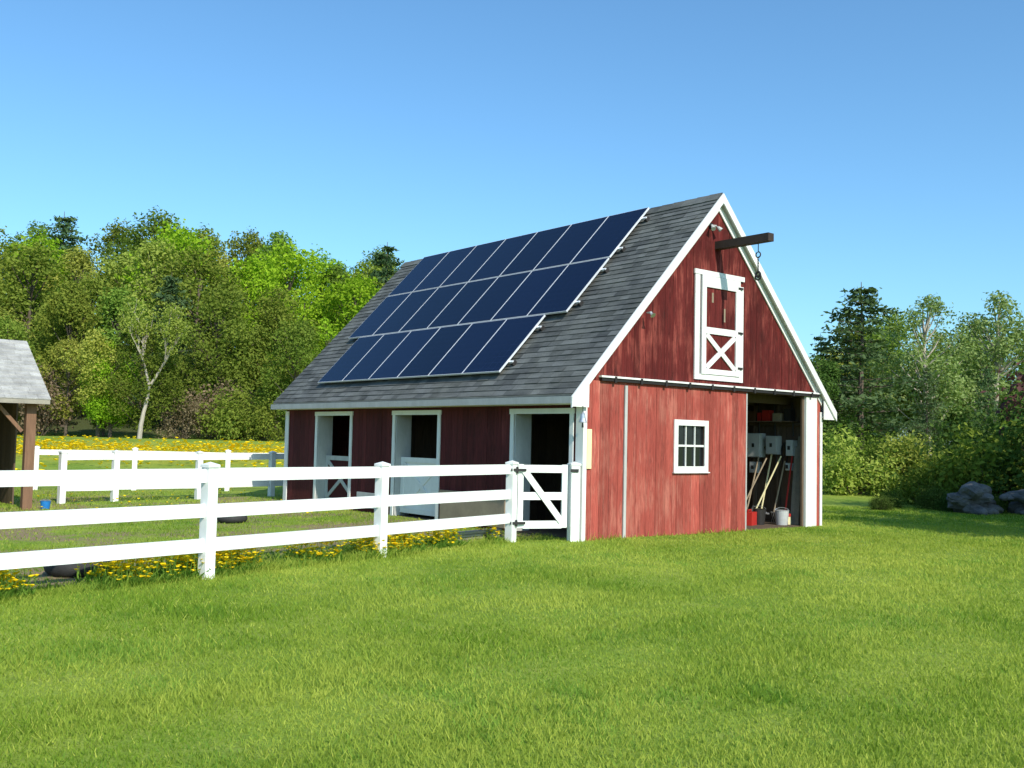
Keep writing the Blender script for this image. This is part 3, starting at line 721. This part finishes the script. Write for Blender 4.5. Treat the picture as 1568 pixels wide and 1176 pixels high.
def shrubm(name, seed, lm, H=3, R=2, nl=4500, size=.09, ncl=22):
    g = np.random.default_rng(seed); rd = random.Random(seed); nb = NB(); C = []; RR = []
    for i in range(ncl):
        a_ = rd.uniform(0, 6.28); r_ = R*math.sqrt(rd.random())*.8; zt = H*(.15+.72*rd.random()*math.sqrt(max(.05, 1-(r_/R)**2)))
        c_ = (r_*math.cos(a_), r_*math.sin(a_), zt); cr_ = rd.uniform(.16,.3)*H
        C.append(c_); RR.append(cr_)
        nb.tube([(c_[0]*.15, c_[1]*.15, 0), (c_[0]*.6, c_[1]*.6, zt*.5), c_], [.03,.02,.008], 4, 1)
    leaves(nb, C, RR, nl, size, 0, g)
    return nb.mesh(name, [lm, M['bark']])
mid = [deciduous('tree_mid%d' % i, 20+i, M['leaf_mid'], M['bark'], 10, rr, b2, nc, 10500, .11) for i, (rr, b2, nc) in enumerate([(3.2,.10,40),(2.6,.12,32),(3.6,.08,44),(2.9,.15,34)])]
bright = [deciduous('tree_bright%d' % i, 40+i, M['leaf_bright'], M['bark'], 10, 3.0, .12, 34, 9500, .115) for i in range(2)]
yel = [deciduous('tree_yel%d' % i, 50+i, M['leaf_yel'], M['bark'], 10, 2.8, .2, 30, 6500, .11, (.55,1.1)) for i in range(2)]
dark = [deciduous('tree_dark%d' % i, 60+i, M['leaf_dark'], M['bark'], 10, 3.2, .06, 34, 9000, .12) for i in range(2)]
airy = [deciduous('tree_airy%d' % i, 65+i, M['leaf_airy'], M['palebark'], 10, 2.9, .15, 48, 7000, .10, (.45,.95)) for i in range(2)]
pines = [pine('pine%d' % i, 70+i) for i in range(3)]
sh_mid = [shrubm('shrub_mid%d' % i, 80+i, M['leaf_mid']) for i in range(2)]
sh_yel = [shrubm('shrub_yel%d' % i, 84+i, M['leaf_yel']) for i in range(2)]
sh_brn = [shrubm('shrub_brn%d' % i, 88+i, M['leaf_brown'], 3, 1.8, 3400, .07) for i in range(2)]
sh_dark = [shrubm('shrub_dark%d' % i, 92+i, M['leaf_dark'], 3, 2, 7000, .07) for i in range(2)]
def put(me, x, y, H, base, parent, name, wide=1.0):
    o_ = bpy.data.objects.new(name, me); s_ = H/base
    o_.scale = (s_*wide, s_*wide, s_); o_.location = (x, y, hgt(x, y)-.1); o_.rotation_euler = (0, 0, random.uniform(0, 6.28))
    return link(o_, parent)
qs = [-.75,-.51,-.435,-.395,-.358,-.29,-.226,-.172,-.134,-.107,0,.2,.28,.31,.335,.37,.405,.435,.465,.51,.8]
Ts = [.20,.218,.184,.210,.224,.210,.200,.182,.192,.176,.15,.115,.112,.120,.132,.140,.134,.134,.142,.144,.13]
def T(q): return float(np.interp(q, qs, Ts))
line = empty('distant_trees')
rowdefs = [(100,.97,1.02,4.8),(86,.93,1.0,4.6),(76,.80,.93,4.2),(67,.62,.80,3.6)]
for Yr, f0, f1, spc in rowdefs:
    x = -.72*Yr
    while x < .72*Yr:
        y = Yr+random.uniform(-3.5, 3.5); q = x/y
        right = q > .2
        top = 1.6+T(q)*random.uniform(f0, f1)*y
        if right and Yr > 80: top = 1.6+T(q)*random.uniform(.86, 1.0)*y
        if right and Yr > 90: x += spc; continue
        H = max(3.5, top-hgt(x, y))
        r = random.random()
        if right:
            pool = airy+yel[:1]+mid[:1] if r < .75 else (pines if r < .82 else mid)
            if Yr < 70: pool = (pines+dark+mid+airy)
        elif -.275 < q < -.15 and Yr < 90: pool = bright if r < .8 else mid
        elif -.46 < q < -.36 and Yr in (76, 86): pool = yel if r < .5 else mid
        else: pool = mid if r < .70 else (pines if r < .79 else (yel if r < .92 else bright))
        put(random.choice(pool), x, y, H, 10, line, 'tree', random.uniform(.9, 1.15))
        x += spc*random.uniform(.75, 1.15)
x = -46
while x < 48:
    y = random.uniform(58.5, 63.5); q = x/y
    r = random.random()
    if q > .22: pool, hh_ = (pines+dark+mid, random.uniform(4.0, 6.2)); put(random.choice(pool), x, y, hh_, 10, line, 'tree')
    elif r < .38: put(random.choice(sh_brn), x, y, random.uniform(2.2, 4.5), 3, line, 'shrub')
    elif r < .62: put(random.choice(sh_mid), x, y, random.uniform(1.5, 3.5), 3, line, 'shrub')
    elif r < .69: put(random.choice(pines), x, y, random.uniform(3, 5), 10, line, 'tree')
    else: put(random.choice(mid+yel+bright), x, y, random.uniform(4, 7.5), 10, line, 'tree')
    x += random.uniform(1.2, 2.1)
def bare(name, x, y, H):
    rd = random.Random(5); nb = NB(); g = np.random.default_rng(5); tips = []
    def grow(p, d_, r, l_, lev):
        pts = [p]; q = Vector(p); dv = Vector(d_)
        for i in range(4):
            dv = (dv+Vector((rd.uniform(-.12,.12), rd.uniform(-.12,.12), .08))).normalized(); q = q+dv*l_/4; pts.append(tuple(q))
        nb.tube(pts, [r, r*.88, r*.76, r*.66, r*.55], 7 if lev < 2 else 4, 1)
        if lev >= 2: tips.append(tuple(q))
        if lev < 4:
            for k in range(2 if lev == 0 else rd.randint(2, 4)):
                s_ = rd.choice([2, 3, 4]) if lev else 4
                a_ = rd.uniform(0, 6.28) if lev else (0.2+k*3.0)
                nd = (dv+Vector((math.cos(a_), math.sin(a_), .3))*rd.uniform(.3,.6)).normalized()
                grow(pts[s_], nd, r*.6, l_*rd.uniform(.6,.8), lev+1)
    grow((0,0,0), (.02,0,1), .14, H*.36, 0)
    leaves(nb, tips, [.42]*len(tips), 3800, .075, 0, g)
    ob = nb.obj(name, [M['leaf_yel'], M['palebark']]); ob.location = (x, y, hgt(x, y)-.05)
bare('bare_birch_tree', -21.1, 57.0, 8.6)
put(yel[0], -24.3, 59, 7.0, 10, None, 'yellow_green_tree')
put(pines[1], -10.3, 80, 17.4-hgt(-10.3, 80), 10, None, 'pine_tree')
put(pines[2], -11.6, 88, 18.3-hgt(-11.6, 88), 10, None, 'pine_tree')
put(pines[0], -41, 90, 21.5-hgt(-41, 90), 10, None, 'pine_tree')
put(pines[0], 19.9, 57, 10.0, 10, None, 'pine_tree', 1.3)
put(pines[1], 18.2, 59, 7.2, 10, None, 'pine_tree')
put(pines[2], 21.6, 52, 5.0, 10, None, 'spruce_tree', .8); put(pines[0], 23.8, 50, 5.0, 10, None, 'spruce_tree', .8)
put(dark[0], 17.0, 55, 5.6, 10, None, 'tree', 1.1)
put(airy[1], 25.0, 60, 9.8, 10, None, 'birch_tree', 1.1); put(airy[0], 29.5, 61, 10.2, 10, None, 'birch_tree', 1.1)
put(sh_yel[0], 11.4, 33.5, 2.2, 3, None, 'yellow_green_shrub'); put(sh_yel[1], 13.6, 34, 2.3, 3, None, 'yellow_green_shrub')
put(sh_mid[0], 12.5, 35.5, 2.0, 3, None, 'shrub')
for i, (x, y, h) in enumerate([(13.3,27.5,2.6),(14.6,26.9,3.2),(16.2,27.5,3.8),(12.0,28.6,1.5),(14.8,31,3.0),(17.2,31,4.3),(18.6,28,4.2)]):
    put(sh_dark[i % 2] if i % 3 else sh_mid[1], x, y, h, 3, None, 'bush')
t_ = shrubm('purple', 99, M['leaf_red'], 3, 1.4, 3500, .08); put(t_, 15.6, 28.4, 4.1, 3, None, 'purple_leaf_tree')
for i in range(12): put(sh_dark[i % 2], 9.8+i*.62+random.uniform(-.3,.3), 26.2+random.uniform(-.6,1.0)-i*.1, random.uniform(.4,.9), 3, None, 'low_bush')
bm = bmesh.new()
for i in range(40):
    x = 11.6+random.uniform(0, 5.2); y = 25.7-.28*(x-11)+random.uniform(-.2,.45); r_ = random.uniform(.10,.34)
    mt = Matrix.Translation((x, y, r_*.35+random.choice([0,0,.22,.38]))) @ Matrix.Rotation(random.uniform(0, 3), 4, 'Z') @ Matrix.Rotation(random.uniform(-.25,.25), 4, 'X') @ Matrix.Diagonal((r_*1.6, r_, r_*.65, 1))
    res = bmesh.ops.create_icosphere(bm, subdivisions=3, radius=1, matrix=mt)
    for v in res['verts']:
        dl = v.co-mt.translation
        v.co += dl*(.7*noise.noise(v.co*2.6+Vector((i*3.1,0,0)))+.3*noise.noise(v.co*6+Vector((0,i,0))))
me = bpy.data.meshes.new('stone_wall'); bm.to_mesh(me); bm.free(); me.materials.append(M['rock']); me.polygons.foreach_set("use_smooth", [False]*len(me.polygons)); link(bpy.data.objects.new('stone_wall', me))
# shade trees just outside the frame (cast the shade on the lawn at right)
for x, y, h in ((14.0,14.8,9),(15.4,20.0,8.5),(17.6,14.5,10),(15.2,11.0,9.5)): put(dark[0], x, y, h, 10, None, 'maple_tree', 1.05)

# ---------------------------------------------------------------- light
EL = math.radians(38); sx, sy = .507, -.862
w = bpy.data.worlds.new('World'); scene.world = w; w.use_nodes = True
nt = w.node_tree; sky = nt.nodes.new('ShaderNodeTexSky'); sky.sky_type = 'NISHITA'; sky.sun_disc = False
sky.sun_elevation = EL; sky.sun_rotation = math.atan2(sx, sy); sky.air_density = 1.0; sky.dust_density = 1.2; sky.ozone_density = 1.6
bg = nt.nodes['Background']; bg.inputs[1].default_value = .15
mx = nt.nodes.new('ShaderNodeMix'); mx.data_type = 'RGBA'; mx.blend_type = 'MULTIPLY'; mx.inputs[0].default_value = 1
nt.links.new(sky.outputs[0], mx.inputs[6]); mx.inputs[7].default_value = (.78, 1.20, 1.40, 1)
nt.links.new(mx.outputs[2], bg.inputs[0])
sun = bpy.data.lights.new('sun', 'SUN'); sun.energy = 5.0; sun.angle = math.radians(.5); sun.color = (1, .93, .80)
so = bpy.data.objects.new('sun', sun); col.objects.link(so)
dv = Vector((sx*math.cos(EL), sy*math.cos(EL), math.sin(EL))); so.rotation_euler = dv.to_track_quat('Z', 'Y').to_euler(); so.location = (10, -10, 20)

# ---------------------------------------------------------------- camera
p_ = math.radians(3.187); r_ = math.radians(1.28)
Fv = Vector((0, math.cos(p_), math.sin(p_))); U0 = Vector((0, -math.sin(p_), math.cos(p_))); R0 = Vector((1, 0, 0))
cx = R0*math.cos(r_)+U0*math.sin(r_); cy = -R0*math.sin(r_)+U0*math.cos(r_)
mt = Matrix((cx, cy, -Fv)).transposed().to_4x4(); mt.translation = (0, 0, 1.6)
cam = bpy.data.cameras.new('camera'); cam.sensor_width = 36; cam.lens = 36*1533/1568; cam.clip_end = 5000
co = bpy.data.objects.new('camera', cam); col.objects.link(co); co.matrix_world = mt; scene.camera = co
scene.view_settings.view_transform = 'Standard'; scene.view_settings.look = 'None'; scene.view_settings.exposure = 0
